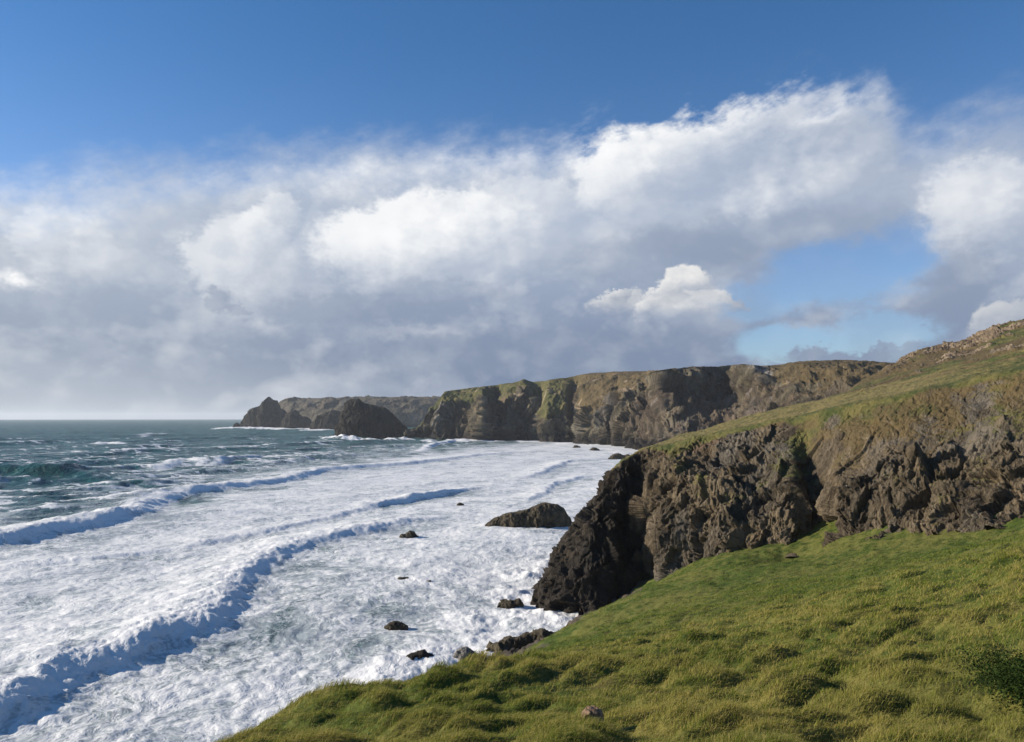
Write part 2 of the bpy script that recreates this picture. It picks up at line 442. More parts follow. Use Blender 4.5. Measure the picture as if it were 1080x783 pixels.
def sea_mat():
    m, t = new_mat('sea_water')
    p = obco(t); px_, py_, pz_ = sep(p)
    f = attr(t, 'foam'); far = attr(t, 'far'); chop = attr(t, 'chop')
    wv = noise(p, .05, 3, .5, col=True)
    q = vadd(vscale(p, (.85, .62, 1.0)), vscale(wv, 16.0))
    wv2 = noise(p, .45, 3, .55, col=True)
    q2 = vadd(q, vscale(wv2, 1.6))
    l1 = noise(q2, .13, 6, .56, dist=1.2); l2 = noise(q2, .6, 5, .6, dist=1.5)
    l3 = noise(q2, 2.1, 4, .62, dist=.6)
    sw = noise(vadd(vscale(q2, (.10, .30, 0)), vscale(wv2, .5)), 1.0, 5, .55, dist=1.8)
    lace = voro(vadd(q2, vscale(noise(q2, .9, 3, col=True), 1.3)), .55, 'DISTANCE_TO_EDGE')
    fl = voro(vadd(q2, vscale(noise(q2, 2.2, 3, col=True), .7)), 1.7, 'DISTANCE_TO_EDGE')
    tex = l1 * .42 + l2 * .28 + sw * .30
    web = sstep(lace, .26, .02) * .5 + sstep(fl, .3, .02) * .5
    cov = f * 1.30 - .74 + (tex - .5) * 2.6 + (l3 - .5) * 1.3 + (web - .5) * .26
    foam = sstep(cov, -.34, .36)
    # open water: streaks of old foam and small white horses
    st = noise(vadd(vscale(p, (.10, .03, 0)), vscale(wv, 1.5)), 1.0, 6, .65)
    foam = mx(foam, sstep(st + f * .3, .56, .74) * .6 * (1.0 - far * .45))
    deep = lerp(sstep(st, .35, .65), (.010, .060, .056), (.026, .120, .105))
    shal = lerp(sstep(l1, .3, .7), (.060, .110, .115), (.16, .21, .20))
    wat = lerp(sat(f * 1.3), deep, shal)
    h = noise(p, 1.6, 5, .65) * .14 + noise(p, .35, 4, .6) * .6 + noise(vscale(p, (1, .6, 1)), .07, 4, .6) * 2.2
    bw = bump(h, 1.0, 1.6)
    hf = tex * .6 + l2 * .25 + web * .18 + noise(p, 3.2, 3, .6) * .08
    bf = bump(hf, .42, .7)
    ws = principled(t, Base_Color=wat, Roughness=sat(far * .16 + .24), IOR=1.33, Specular_IOR_Level=.16, Normal=bw)
    fc = lerp(sstep(tex + f * .25, .45, .80), (.42, .48, .505), (.82, .81, .78))
    fs = principled(t, Base_Color=fc, Roughness=.95, Normal=bf, Specular_IOR_Level=.1)
    out(t, mixsh(foam, ws, fs))
    return m
M_sea = sea_mat()
# ---------------------------------------------------------------- the sea: swell, breakers, whitewater
na, nr = 1300, 950
a_ = np.linspace(-62, 41, na) * D2R
r_ = np.exp(np.linspace(math.log(34), math.log(60000), nr))
# finer steps where the breakers are
kk = np.linspace(0, 1, nr); lr = np.interp(kk, [0, .80, 1], [math.log(34), math.log(1400), math.log(22000)]); r_ = np.exp(lr)
A_, R_ = np.meshgrid(a_, r_, indexing='ij')
sx, sy = np.sin(A_) * R_, np.cos(A_) * R_
sx = sx.astype(np.float32); sy = sy.astype(np.float32)
res = R_ * .0065
z = np.zeros_like(sx); foam = np.zeros_like(sx); lump = np.zeros_like(sx)
p2 = V(sx, sy, 0 * sx)
import time; _t0 = time.time()
wx = fbm(p2 / 22, 3); wy = fbm(p2 / 22 + 40, 3)
j1 = fbm(p2 / 7 + 3, 3); j2 = fbm(p2 / 2.2 + 9, 2)
# foam belt: everything shoreward of this line (photograph bearings on the water)
belt = [(-700, 590), (-300, 560), (-60, 548), (40, 543), (110, 530), (170, 514), (230, 498), (300, 488), (380, 478), (450, 470.5), (520, 466), (600, 462)]
bp = np.array([sea_pt(*q) for q in belt])
def signed(line):
    d = np.full(sx.shape, 1e9, np.float32); sg = np.zeros_like(d); tp_ = np.zeros_like(d)
    L = np.concatenate([[0], np.cumsum(np.linalg.norm(np.diff(line, axis=0), axis=1))])
    for k in range(len(line) - 1):
        a, b = line[k], line[k + 1]; e = b - a; ln = np.linalg.norm(e)
        rx, ry = sx - a[0], sy - a[1]
        tt = np.clip((rx * e[0] + ry * e[1]) / ln ** 2, 0, 1)
        qx, qy = rx - tt * e[0], ry - tt * e[1]
        dd = np.hypot(qx, qy); s = np.sign(e[1] * rx - e[0] * ry)      # + on the right-hand (shore) side
        nn = dd < d - 1e-4
        d = np.where(nn, dd, d); sg = np.where(nn, s, sg); tp_ = np.where(nn, k + tt, tp_)
    return d * sg, tp_
sb, tb = signed(bp)
near_belt = ss(sb + wx * 30 * np.clip(R_ / 250, .4, 2) + j1 * 10, -10 * np.clip(R_ / 200, .5, 4), 45 * np.clip(R_ / 300, .5, 2.5))
shoreside = 1 - ss(np.hypot(sx + 5, sy - 95), 25, 95)
foam = near_belt * (.80 + .12 * wy - .03 * shoreside + .10 * fbm(p2 / 30 + 70, 2))
foam = np.maximum(foam, .38 * ss(sb + wx * 60, -110, 20) + wy * .12 * (sb > -200))
# open-sea swell and chop
swell = np.zeros_like(sx)
for (lam, amp, dirr, ph) in [(95, .75, -62, 0), (60, .45, -50, 2), (37, .34, -75, 4), (22, .22, -40, 1), (150, .6, -66, 3)]:
    k = 2 * math.pi / lam; dxy = (math.sin(dirr * D2R), math.cos(dirr * D2R))
    phs = k * (sx * dxy[0] + sy * dxy[1] + wx * 14) + ph
    fade = np.clip(1.2 - res / lam * 2.5, 0, 1)
    swell += amp * (np.abs(np.sin(phs / 2)) * -2 + 1.2) * fade
belt_calm = 1 - .75 * ss(sb, -20, 60)
z += swell * belt_calm * 1.5
q3 = V(sx * .8 - sy * .3, sy + sx * .2, 0 * sx)
chopn = fbm(q3 / 16 + 5, 5, .55, 'ridge') * np.clip(1 - res / 12, 0, 1)
z += chopn * .95 * np.clip(1 - ss(sb, -20, 60) * .8, 0, 1)
caps = ss(chopn + .35 * fbm(p2 / 60 + 8, 2) + .1 * swell, .27, .50) * (1 - near_belt)
foam = np.maximum(foam, caps * .9)
# whitewater relief
z += near_belt * (fbm(p2 / 3.4, 4, .5, 'bill') * .24 + fbm(p2 / 12, 3) * .45) * np.clip(1.2 - res / 3, .15, 1)
# breakers: crest lines in photograph bearings, height and front/back widths along them
def breaker(line, H, back, front, rough=1.0, white=1.0, faceblue=0.0):
    global z, foam
    ln = np.array([sea_pt(*q) for q in line]); s, tt = signed(ln)
    end = np.minimum(tt, len(line) - 1 - tt)
    h = np.interp(tt, np.arange(len(line)), H) * (.85 + .30 * j1 + .15 * wx)
    s = s + wx * 3.2 * rough + j1 * 1.8 * rough + j2 * .5 * rough
    B = np.interp(tt, np.arange(len(line)), back); Fr = np.interp(tt, np.arange(len(line)), front)
    prof = np.where(s < 0, np.exp(-(s / B) ** 2), np.exp(-np.abs(s / Fr) ** 2.4))
    near = np.exp(-(s / (B * 1.2)) ** 2)
    lumps = fbm(p2 / 2.4, 4, .55, 'bill')
    z += h * prof + h * .20 * lumps * white * np.exp(-((s - .3 * Fr) / (Fr * 1.5)) ** 2) * rough * np.clip(1.2 - res / 2.5, .3, 1)
    z -= h * .12 * np.exp(-((s - Fr * 2.2) / (Fr * 1.3)) ** 2)
    on = ss(h, .12, .5)
    foam = np.maximum(foam, on * white * np.exp(-((s - Fr * .2) / (Fr * 1.5)) ** 2) * 1.15)
    if faceblue:
        foam = foam * (1 - faceblue * on * np.exp(-((s - Fr * .75) / (Fr * .8)) ** 2))
    # trailing dark gaps in front of the bore where the water was drawn back
    foam = foam - .16 * on * np.exp(-((s - Fr * 3.0) / (Fr * 1.6)) ** 2) * white
breaker([(-500, 650), (-150, 592), (0, 571), (60, 560), (115, 549), (143, 540), (160, 527), (205, 519), (280, 510), (340, 497), (420, 491), (500, 481), (570, 475)],
        [2.0, 2.3, 2.4, 2.4, 2.3, 2.2, 2.0, 2.2, 2.2, 2.0, 1.8, 1.5, .3], [11] * 13, [4.8] * 13)
breaker([(-200, 615), (0, 598), (100, 588), (190, 577), (260, 562), (330, 547), (420, 527), (500, 516)],
        [.5, .5, .5, .6, .6, .7, .9, .2], [6] * 8, [2.2] * 8)
breaker([(-260, 830), (-60, 765), (0, 742), (60, 712), (120, 697), (165, 680), (203, 664), (228, 640), (250, 612), (272, 594), (312, 575), (362, 563), (428, 550), (475, 544)],
        [1.9, 2.0, 2.1, 2.1, 2.0, 1.9, 1.8, 1.7, 1.7, 1.6, 1.6, 1.5, 1.3, .2], [9] * 14, [3.5] * 14)
breaker([(380, 534), (430, 527), (470, 520), (502, 515)], [.3, 1.3, 1.4, .2], [6] * 4, [2.2] * 4)
breaker([(540, 534), (561, 524), (585, 509), (613, 503), (640, 500)], [.2, .8, .9, .8, .3], [6] * 5, [2.4] * 5)
breaker([(540, 506), (569, 499), (600, 486), (640, 484), (670, 482)], [.2, 1.1, 1.1, .9, .3], [8] * 5, [3] * 5)
breaker([(440, 478), (455, 470), (478, 466), (510, 466)], [.2, 2.2, 2.0, .2], [12] * 4, [4] * 4)
breaker([(222, 492), (245, 486), (275, 484), (305, 484)], [.2, 2.0, 1.8, .2], [12] * 4, [3.4] * 4, faceblue=.5)
breaker([(165, 497), (185, 489), (200, 488), (224, 491)], [.1, 2.0, 1.6, .1], [10] * 4, [4] * 4)
breaker([(-300, 520), (-60, 505), (0, 502), (50, 502), (95, 502), (125, 505)], [6.0, 6.2, 6.0, 5.0, 3.0, .1], [20] * 6, [8] * 6, rough=.5, white=.12, faceblue=1.0)
breaker([(25, 534), (45, 528), (80, 525), (105, 527)], [.1, 1.6, 1.2, .1], [12] * 4, [5] * 4, rough=.4, white=.1, faceblue=.8)
breaker([(110, 517), (130, 512), (155, 512), (170, 515)], [.1, 1.6, 1.2, .1], [12] * 4, [5] * 4, rough=.4, white=.1, faceblue=.8)
breaker([(95, 470), (108, 468), (120, 468), (130, 469)], [.1, 2.2, 2.0, .1], [14] * 4, [5] * 4)
breaker([(148, 461), (160, 458), (172, 458), (180, 459)], [.1, 2.6, 2.2, .1], [18] * 4, [7] * 4, white=.6)
# surge round the foot of the headland and the rocks
def surge(px, py, rad, hgt, sharp=1.0):
    global z, foam
    x0, y0 = sea_pt(px, py); d = np.hypot(sx - x0, (sy - y0) * .8) / rad
    g = np.exp(-d * d); z += g * hgt * (.45 + .8 * np.clip(fbm(p2 / max(rad * .7, 3.5) + px, 4, .5), -.5, .8))
    foam = np.maximum(foam, 1.1 * ss(g + j1 * .3, .25, .6))
for q in [(548, 628, 6, 1.5), (562, 607, 5, 1.6), (575, 595, 5, 1.0), (556, 646, 4, 1.1), (590, 652, 5, 1.0), (612, 648, 4, .7), (520, 556, 4, .5), (585, 556, 5, .5),
          (500, 655, 6, .9), (460, 690, 5, .8), (520, 676, 5, .8), (430, 700, 5, .7), (400, 720, 6, .8), (655, 478, 8, 1.2), (640, 474, 12, 1.5), (560, 466, 20, 2), (600, 468, 18, 2),
          (351, 462.5, 16, 7), (361, 463, 16, 9), (372, 463.6, 16, 6), (388, 464.2, 13, 4), (408, 464.6, 13, 3), (428, 464.6, 12, 4), (242, 452.6, 40, 7), (258, 452.6, 45, 8), (278, 453, 45, 8), (296, 453.2, 40, 6), (315, 453.4, 40, 5), (335, 454, 40, 6), (455, 465, 14, 3), (490, 466, 18, 3), (520, 466, 16, 3)]:
    surge(*q)
# a pool of slack water with swirls below the slope
for (px, py, rad) in [(440, 640, 13), (415, 660, 9), (360, 690, 7)]:
    x0, y0 = sea_pt(px, py); d = np.hypot(sx - x0, sy - y0) / rad
    foam -= .08 * np.exp(-d * d) * (1 + j1)
foam = np.clip(foam, 0, 1.1)
far_ = ss(R_, 300, 1500)
sea = grid_obj('sea', V(sx, sy, z - R_ ** 2 / (2 * 7.4e6)), M_sea, {'foam': foam, 'far': far_}, flip=True)
struct(sea)
print('sea', time.time() - _t0)
del p2, wx, wy, j1, j2, q3, chopn, swell, caps
# ---------------------------------------------------------------- near headland
def near_disp(P, rockm, tt, calm=0, hr=0):
    n = normals(P); 
    if n[:, :40, 1].mean() > 0: n = -n
    q = P.copy(); q[..., 2] *= .42
    s = V(q[..., 0] * .8 + q[..., 1] * .6, q[..., 1] * .8 - q[..., 0] * .6, q[..., 2])
    big = fbm(s / 9.5 + 2, 3, .5, 'ridge'); mid = fbm(s / 3.6 + 11, 4, .55, 'ridge')
    w = V(perlin(P / 3.5), perlin(P / 3.5 + 31), perlin(P / 3.5 + 57))
    s2 = s + w * .7
    _, _, ida, fa = cell(s2 / 5.5 + 2)
    d1, d2, idn, fb = cell(s2 / 2.1)
    _, _, idm, fc_ = cell(s2 / .8 + 5)
    wide = fbm(s / 17 + 5, 2, .5)
    lip = (1 - .75 * ss(tt, 2.35, 2.95)) * np.clip(1 - calm, .3, 1)
    d = (wide * 2.6 + big * .9 + mid * .35 + fa * 2.4 + (ida - .5) * 1.0 + (fb * 1.0 + (idn - .5) * .5) * np.clip(1 - 1.3 * calm, .3, 1)) * lip + (fc_ * .5 + cell(s2 / .36 + 9)[3] * .16 + (idm - .5) * .16) * np.clip(1.1 - 1.6 * calm, .25, 1) - .22 * np.exp(-((d2 - d1) / .08) ** 2) * lip + fbm(P / .6, 3, .6) * .16
    top = fbm(P / 6, 4, .55) * .55 + fbm(P / 1.3, 3, .55, 'bill') * .16
    top = top + hr * (fbm(P / 6 + 3, 4, .55, 'ridge') * 1.3 + fc_ * .5)
    return P + n * (d * rockm + top * (1 - rockm))[..., None], n
hc = [
 [('z',612,-3,165),('z',627,5,163),('z',652,12,160),('z',677,17,158),('z',692,19.5,157),('z',707,20.5,157),('z',722,17,176),('z',742,-3,192)],
 [(555,652,120),(587,580,125),(622,519,128),(646,494,131),(668,480,138),(690,470.5,146),('z',712,19,170),('z',732,-3,190)],
 [(572,656,117.5),(597,585,120.5),(627,525,124),(650,491,129),(672,477.5,138),(692,469,148),('z',715,20,170),('z',740,-3,191)],
 [(598,657,114),(615,592,115.5),(633,535,120.5),(656,485,127),(680,473,139),(697,467.5,150),('z',722,21,172),('z',750,-3,192)],
 [(630,655,111),(640,600,114),(648,540,120),(665,480,127),(687,470.5,141),(704,464.5,151),('z',728,21.5,173),('z',757,-3,192)],
 [(655,640,114),(658,590,119),(660,535,123),(674,476,128),(692,469,142),(709,462.5,152),('z',733,22,175),('z',763,-3,192)],
 [(690,635,114),(682,590,117.5),(672,535,121),(684,472,127.5),(700,466,142),(716,460,152),('z',740,22,175),('z',768,-3,194)],
 [(708,625,106),(698,580,109.5),(690,525,115.5),(700,469.5,126),(715,463,142),(730,456,152),('z',752,22.5,176),('z',780,-3,196)],
 [(754,608,101),(750,552,105),(750,505,111),(754,456.5,121),(765,450,138),(772,443.5,152),('z',790,23,176),('z',815,0,196)],
 [(790,600,97.5),(790,545,102),(790,500,108),(791,448.5,116.5),(800,441,135),(806,434.5,151),('z',825,24.5,178),('z',850,5,200)],
 [(838,597,93.5),(836,545,98),(836,500,102.5),(838,440,112),(844,431,132),(850,424,149),('z',866,27,180),('z',890,8,205)],
 [(852,597,97),(850,545,101.5),(850,500,104),(848,438,110.5),(854,430,131),(860,422,148),('z',872,28,180),('z',900,8,208)],
 [(872,597,96),(868,545,100),(866,500,101.5),(867,433.5,108.5),(873,425,130),(876,418.5,147),('z',888,31,188),('z',910,10,215)],
 [(888,595,88.5),(884,545,93),(884,495,98),(884,429,107),(890,421,129),(896,414,146),(907,402,195),('z',930,12,225)],
 [(906,592,86.5),(903,540,91.5),(902,490,97),(902,424.5,105),(908,416.5,128),(915,410,145),(928,391,200),('z',950,14,240)],
 [(976,580,81),(976,527,87),(976,470,92),(976,410.5,99),(979,400.5,122),(981,393.5,140),(972,368,205),('z',985,25,260)],
 [(1020,575,78),(1020,520,84),(1020,462,89.5),(1020,401,96.5),(1020,391,119),(1020,384,136),(1021,357.5,200),('z',1040,30,260)],
 [(1050,572,75),(1050,516,81),(1050,456,87),(1050,394,94),(1050,384,116),(1050,376,132),(1050,345,192),('z',1080,35,255)],
 [(1120,562,70),(1120,506,76),(1120,446,82),(1120,379,90),(1120,368,110),(1120,359,125),(1118,326,182),('z',1150,40,245)],
 [(1260,555,64),(1260,496,70),(1260,430,77),(1260,356,86),(1260,345,104),(1260,335,118),(1255,300,170),('z',1290,45,235)],
]
B, tt, ui = lattice(hc, 1450, [110, 110, 110, 60, 60, 90, 30], 10, 6)
TT = np.broadcast_to(tt, B.shape[:2]); UI = np.broadcast_to(ui[:, None], B.shape[:2])
wob = fbm(B / 5, 3) * .22
rockm = 1 - ss(TT + wob * .6 + .10 * fbm(B / 14 + 33, 2), 2.80, 3.02)
rockm = np.maximum(rockm, ss(TT, 6.2, 6.6))
Bs = V(B[..., 0] * .6 + B[..., 1] * .8, B[..., 1] * .6 - B[..., 0] * .8, B[..., 2] * 2.4)
hillrock = ss(fbm(Bs / 15 + 4, 5, .62) * 1.7 + .42 * ss(TT, 5.05, 6.0), .02, .34) * ss(TT, 3.9, 4.6) * ss(UI, 13.2, 14.8)
calm = .62 * ss(UI, 8, 11) * ss(TT + fbm(B / 8 + 51, 3) * .9, 1.4, 2.3)
PB, nB = near_disp(B, np.clip(rockm + hillrock * .25, 0, 1), TT, calm, hillrock)
n2_ = normals(PB); n2_ *= np.sign(n2_[..., 2].mean())
veg = (1 - rockm) * (1.05 - 1.2 * hillrock) + rockm * (.10 + .15 * ss(TT, 1.4, 2.9) + .19 * ss(UI, 8.5, 14) * ss(TT, .5, 1.6) + .72 * fbm(B / 6 + 6, 4) + .13) - .32 * (1 - ss(UI, 5.5, 8.0)) * rockm
tan = .62 * ss(TT, 2.9, 3.2) * (1 - ss(TT, 4.9, 5.1)) + .30 * ss(TT, 5, 5.3) - .25 * ss(UI, 14.5, 17) * (1 - ss(TT, 4.9, 5.2))
bare = hillrock * .75 * (1 - rockm)
red = np.exp(-((UI - 7.6) / 1.1) ** 2 - ((TT - 2.8) / .16) ** 2) * .8 + .4 * hillrock + .2 * ss(TT, 5.2, 6)*ss(UI, 13, 14)
brown = .12 * (1 - rockm) + .35 * ss(TT, 4.2, 5.2) * fbm(B / 12 + 3, 3) * 2 + .4 * ss(TT, 4.9, 5.6) * (1 - ss(UI, 15, 17)) + rockm * (.55 + 1.5 * fbm(B / 10 + 80, 3)) + .9 * ss(TT, 3.7, 4.3) * ss(UI, 12.5, 14.5) * np.clip(fbm(Bs / 11 + 44, 4) * 2 + .35, 0, 1) - .2 * ss(UI, 15.5, 17) * (1 - rockm)
wet = (1 - ss(PB[..., 2] + fbm(B / 4, 2) * 2, 1.5, 9.0)) * .95 + .62 * (1 - ss(UI + fbm(B / 6 + 90, 3) * 1.6, 5.2, 6.3)) * rockm  # wet band at the waterline; the dark tip and recess are painted shade
pale = .12 * fbm(B / 3 + 60, 3) + .3 * hillrock
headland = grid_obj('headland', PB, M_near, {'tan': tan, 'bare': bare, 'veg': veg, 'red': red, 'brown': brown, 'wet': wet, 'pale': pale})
struct(headland)

# ---------------------------------------------------------------- far cliffs and hillside
fcn = [
 (432, 1046, (433, 458, 1050), (435, 455, 1056)), (440, 1040, (441, 452, 1044), (444, 447, 1052)), (446, 1036, (447, 446, 1042), (452, 436, 1058)),
 (456, 1026, (457, 432, 1044), (461, 424, 1068)), (468, 1008, (468, 428, 1030), (469, 413, 1072)), (485, 1000, (485, 429, 1018), (485, 411, 1085)),
 (500, 972, (500, 431, 992), (499, 409, 1075)), (508, 915, (509, 423, 945), (508, 408.3, 1075)), (511, 1065, (513, 414, 1074), (515, 407, 1085)), (529, 1065, (528, 414, 1074), (526, 405.5, 1085)),
 (533, 950, (534, 425, 975), (541, 404, 1052)), (552, 956, (552, 412, 996), (552.6, 400, 1030)), (561, 968, (562, 425, 985), (562, 403, 1042)), (563, 1000, (563, 420, 1008), (564, 402.6, 1035)), (571, 1000, (571, 424, 1008), (570, 402.3, 1030)),
 (576, 895, (576, 434, 920), (580, 400.5, 1005)), (597, 905, (597, 430, 925), (597, 398.5, 1005)), (602, 965, (603, 424, 975), (605, 397, 1005)), (610, 960, (610, 424, 970), (609, 396, 1000)), (618, 850, (616, 437, 885), (618, 394, 985)),
 (640, 795, (640, 432, 845), (640, 392.6, 965)), (645, 850, (645, 422, 865), (648, 392, 945)), (653, 845, (652, 422, 860), (652, 392, 940)), (662, 725, (658, 432, 790), (660, 391.7, 930)), (684, 680, (683, 424, 765), (683, 391, 905)),
 (704, 640, (698, 414, 705), (697, 391, 725)), (722, 600, (716, 420, 722), (722, 387, 742)), (740, 588, (734, 426, 718), (742, 386.6, 742)), (760, 560, (752, 424, 738), (760, 386, 757)), (785, 535, (780, 414, 752), (785, 384.6, 775)),
 (800, 500, (800, 410, 640), (803, 386.2, 690)), (818, 480, (816, 408, 600), (818, 385, 684)),
 (843, 450, (843, 414, 535), (843, 381, 662)), (880, 420, (880, 408, 500), (880, 379.7, 640)), (910, 400, (910, 404, 480), (910, 380, 622)),
 (938, 390, (938, 402, 462), (938, 383, 605)), (975, 375, (975, 402, 450), (975, 388, 595)), (1020, 368, (1020, 404, 440), (1020, 392, 590)),
]
jr = np.random.default_rng(5)
cols = []
for (px, Y, m_, c_) in fcn:
    low = (px + (m_[0] - px) * .45, None, 0)
    zb = -6; zm = CAMZ + (440 - m_[1]) / F * m_[2]
    zc = CAMZ + (440 - c_[1]) / F * c_[2]
    cols.append([('z', px, zb, Y - 4), ('z', px * .6 + m_[0] * .4, zb + (zm - zb) * .42, Y + (m_[2] - Y) * .32), m_,
                 ('z', (m_[0] + c_[0]) / 2, zm + (zc - zm) * .62, m_[2] + (c_[2] - m_[2]) * .5), c_, ('z', c_[0], zc - 4, c_[2] + 160), ('z', c_[0], -6, c_[2] + 420)])
B, tt, ui = lattice(cols, 1550, [60, 60, 50, 50, 30, 14], 4, 3)
TT = np.broadcast_to(tt, B.shape[:2]); PX = 540 + F * B[..., 0] / B[..., 1]
n = normals(B); n *= -1 if n[:, :60, 1].mean() > 0 else 1
q = B.copy(); q[..., 2] *= .33
s = V(q[..., 0] * .8 + q[..., 1] * .6, q[..., 1] * .8 - q[..., 0] * .6, q[..., 2])
w_ = V(perlin(B / 14), perlin(B / 14 + 31), perlin(B / 14 + 57)) * 5
d1, d2, idn, fa = cell((s + w_) / 26); e1, e2, idm, fb = cell((s + w_) / 10 + 3); _, _, ido, fc_ = cell((s + w_) / 4.2 + 8)
quarry = ss(PX, 684, 702) * (1 - ss(PX, 800, 822))
rk = 1 - ss(TT + fbm(B / 60, 4, .6) * 1.5 - .25 * fbm(s / 30 + 8, 2, .5, 'ridge'), 1.55, 2.45)
rk = np.clip(rk * (1 - .55 * ss(PX, 655, 730)) + quarry * ss(TT + fbm(B / 30, 2) * .3, 1.7, 2.1) * (1 - ss(TT, 3.9, 4.0)), 0, 1)
gul = fbm(s / 48 + 1, 4, .55, 'ridge')
d = gul * 13 * np.clip(rk + .35, 0, 1) * (1 - ss(TT, 2.9, 3.9)) + rk * (1 - .75 * ss(TT, 2.9, 3.85)) * ((idn - .5) * 6 + fa * 13 + fb * 7 + (idm - .5) * 2 + fc_ * 3.2 + fbm(s / 5, 3, .6) * .8) + (1 - rk) * (fbm(B / 26, 4, .55) * 3.6 + fbm(s / 16 + 7, 4, .6, 'ridge') * 1.8 + fbm(B / 7, 3, .6) * .9) * (.35 + .65 * (1 - ss(TT, 3.6, 4.1)))
PB = B + n * d[..., None]
cp_ = np.array([q_[3][:2] for q_ in fcn]); sky_py = np.interp(540 + F * PB[..., 0] / PB[..., 1], cp_[:, 0], cp_[:, 1])
zcap = CAMZ + (440 - sky_py) / F * PB[..., 1] + fbm(B / 12, 3) * 1.6
PB[..., 2] = np.where(TT > 2.2, np.minimum(PB[..., 2], zcap), PB[..., 2])
veg = (1 - rk) * 1.0 - .25 * ss(PX, 660, 730) + rk * (.25 * ss(TT, .8, 1.9)) + fbm(B / 30 + 9, 3) * .35
scree = ss(PX, 640, 684) * (1 - ss(TT, 1.9, 2.3))
red = .5 * scree * (1 - .5 * ss(PX, 815, 910)) + .25 * ss(TT, 2, 3) * np.exp(-((PX - 625) / 45) ** 2)
veg = veg * (1 - .75 * scree * (1 - ss(PX, 800, 900)))
brown = .35 + .45 * ss(PX, 580, 640) + .25 * ss(PX, 800, 900)
pale = .7 * np.exp(-((PX - 808) / 10) ** 2) * ss(TT, 2.0, 2.8) + .48 * scree * (.6 + fbm(B / 8, 3)) + .62 * rk * ss(fbm(B / 14 + 2, 3), -.2, .3) * np.exp(-((PX - 465) / 25) ** 2) + .50 * rk * ss(fbm(B / 14 + 2, 3), -.2, .3) * np.exp(-((PX - 562) / 22) ** 2)  # grey scree and pale rock, with sunlit patches painted in
wet = (1 - ss(PB[..., 2] + fbm(B / 20, 2) * 8, 3, 17)) * .9
farc = grid_obj('far_cliffs', PB, M_far, {'veg': veg, 'red': red, 'brown': brown, 'wet': wet, 'pale': pale, 'tan': .15 + .35 * fbm(B / 45 + 19, 3), 'bare': (.62 * ss(fbm(s / 20 + 61, 5, .6) * 1.8, .12, .5) * ss(TT, 1.2, 1.8) * (1 - ss(TT, 3.4, 3.9)) * (1 - .5 * quarry)) })
struct(farc)

# ---------------------------------------------------------------- ridge-shaped rocks: silhouette line with real thickness
def ridge_rock(name, top, Y, depth, m, amp, zb, nu=160, nv=90, feat=1.0, wet_to=None, pexp=.75, seed=0, slant=0.0, vegtop=0.0, lit_left=0.0, pale_only=0.0):
    X0, X1 = top[0][0], top[-1][0]
    px = np.linspace(X0, X1, nu); py = np.interp(px, [q[0] for q in top], [q[1] for q in top])
    zz = CAMZ + (440 - py) / F * Y
    u = np.linspace(-1, 1, nu); plan = np.sqrt(np.clip(1 - np.abs(u) ** 2.6, 0, 1)) + .02
    th = np.linspace(0, math.pi, nv)
    c, s_ = np.cos(th), np.sin(th)
    hgt = np.maximum(zz - zb, .02)
    Pz = zb + hgt[:, None] * (s_[None] ** pexp)
    Py = Y - c[None] * depth * plan[:, None] * (.55 + .45 * (hgt / hgt.max())[:, None]) + slant * (Pz - zb)
    Px = ((px - 540) / F)[:, None] * Y + 0 * Py
    P_ = V(Px, Py, Pz)
    nn = normals(P_); nn *= -1 if nn[nu // 2, nv // 4, 1] > 0 else 1
    q = P_ / feat; q[..., 2] *= .55; q = q + seed * 13.7
    _, _, idn, fa = cell(q * .8 + fbm(q, 2)[..., None] * .25); _, _, idm, fb = cell(q * 2.0); _, _, _, fc_ = cell(q * 5.0)
    d = amp * (fbm(q * .5, 4, .55, 'ridge') * .6 + (idn - .5) * .5 + fa * 1.2 + fb * .65 + (idm - .5) * .2 + fc_ * .28 + fbm(q * 4, 3) * .12)
    edge_k = np.clip(1.10 - s_[None] ** 8 * .9, 0, 1)
    P2 = P_ + nn * (d * edge_k)[..., None]
    wt = wet_to if wet_to else zb + hgt.max() * .35
    wet = (1 - ss(P2[..., 2] + fbm(q, 2) * hgt.max() * .12, zb + (wt - zb) * .2, wt)) * .9
    vg = vegtop * ss(s_[None] + 0 * wet, .80, .97)
    pl = lit_left * np.exp(-((u + .9) / .12) ** 2)[:, None] + 0 * wet + pale_only  # left end lightened to paint in the sun on that side
    return grid_obj(name, P2, m, {'veg': vg, 'red': 0 * wet, 'brown': .5 + 0 * wet, 'wet': wet, 'pale': pl})
o = ridge_rock('distant_headland', [(288, 452), (293, 441), (297, 430), (302, 423), (310, 420.3), (340, 420.5), (380, 420), (420, 419.4), (450, 419), (480, 419.5), (560, 423)], 2600, 380, M_far, 7, -8, 500, 120, 60, pexp=.35, vegtop=.9, slant=.6, pale_only=.15)
struct(o)
G = 'sea stacks off the point'
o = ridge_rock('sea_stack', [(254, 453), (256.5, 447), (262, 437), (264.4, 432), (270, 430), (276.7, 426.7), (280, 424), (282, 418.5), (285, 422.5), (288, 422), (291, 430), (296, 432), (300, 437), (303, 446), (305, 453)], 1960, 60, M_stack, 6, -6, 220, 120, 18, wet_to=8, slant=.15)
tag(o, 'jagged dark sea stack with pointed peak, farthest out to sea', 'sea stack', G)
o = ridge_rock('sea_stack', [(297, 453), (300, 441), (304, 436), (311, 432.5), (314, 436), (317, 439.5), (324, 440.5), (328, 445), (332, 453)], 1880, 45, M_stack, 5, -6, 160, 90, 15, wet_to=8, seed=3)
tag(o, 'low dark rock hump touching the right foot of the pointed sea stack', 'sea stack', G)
o = ridge_rock('sea_stack', [(330, 453), (334, 444), (338, 438), (345, 434.5), (352, 433), (362, 435), (372, 440), (380, 454)], 1780, 60, M_stack, 6, -6, 160, 90, 18, wet_to=8, seed=5)
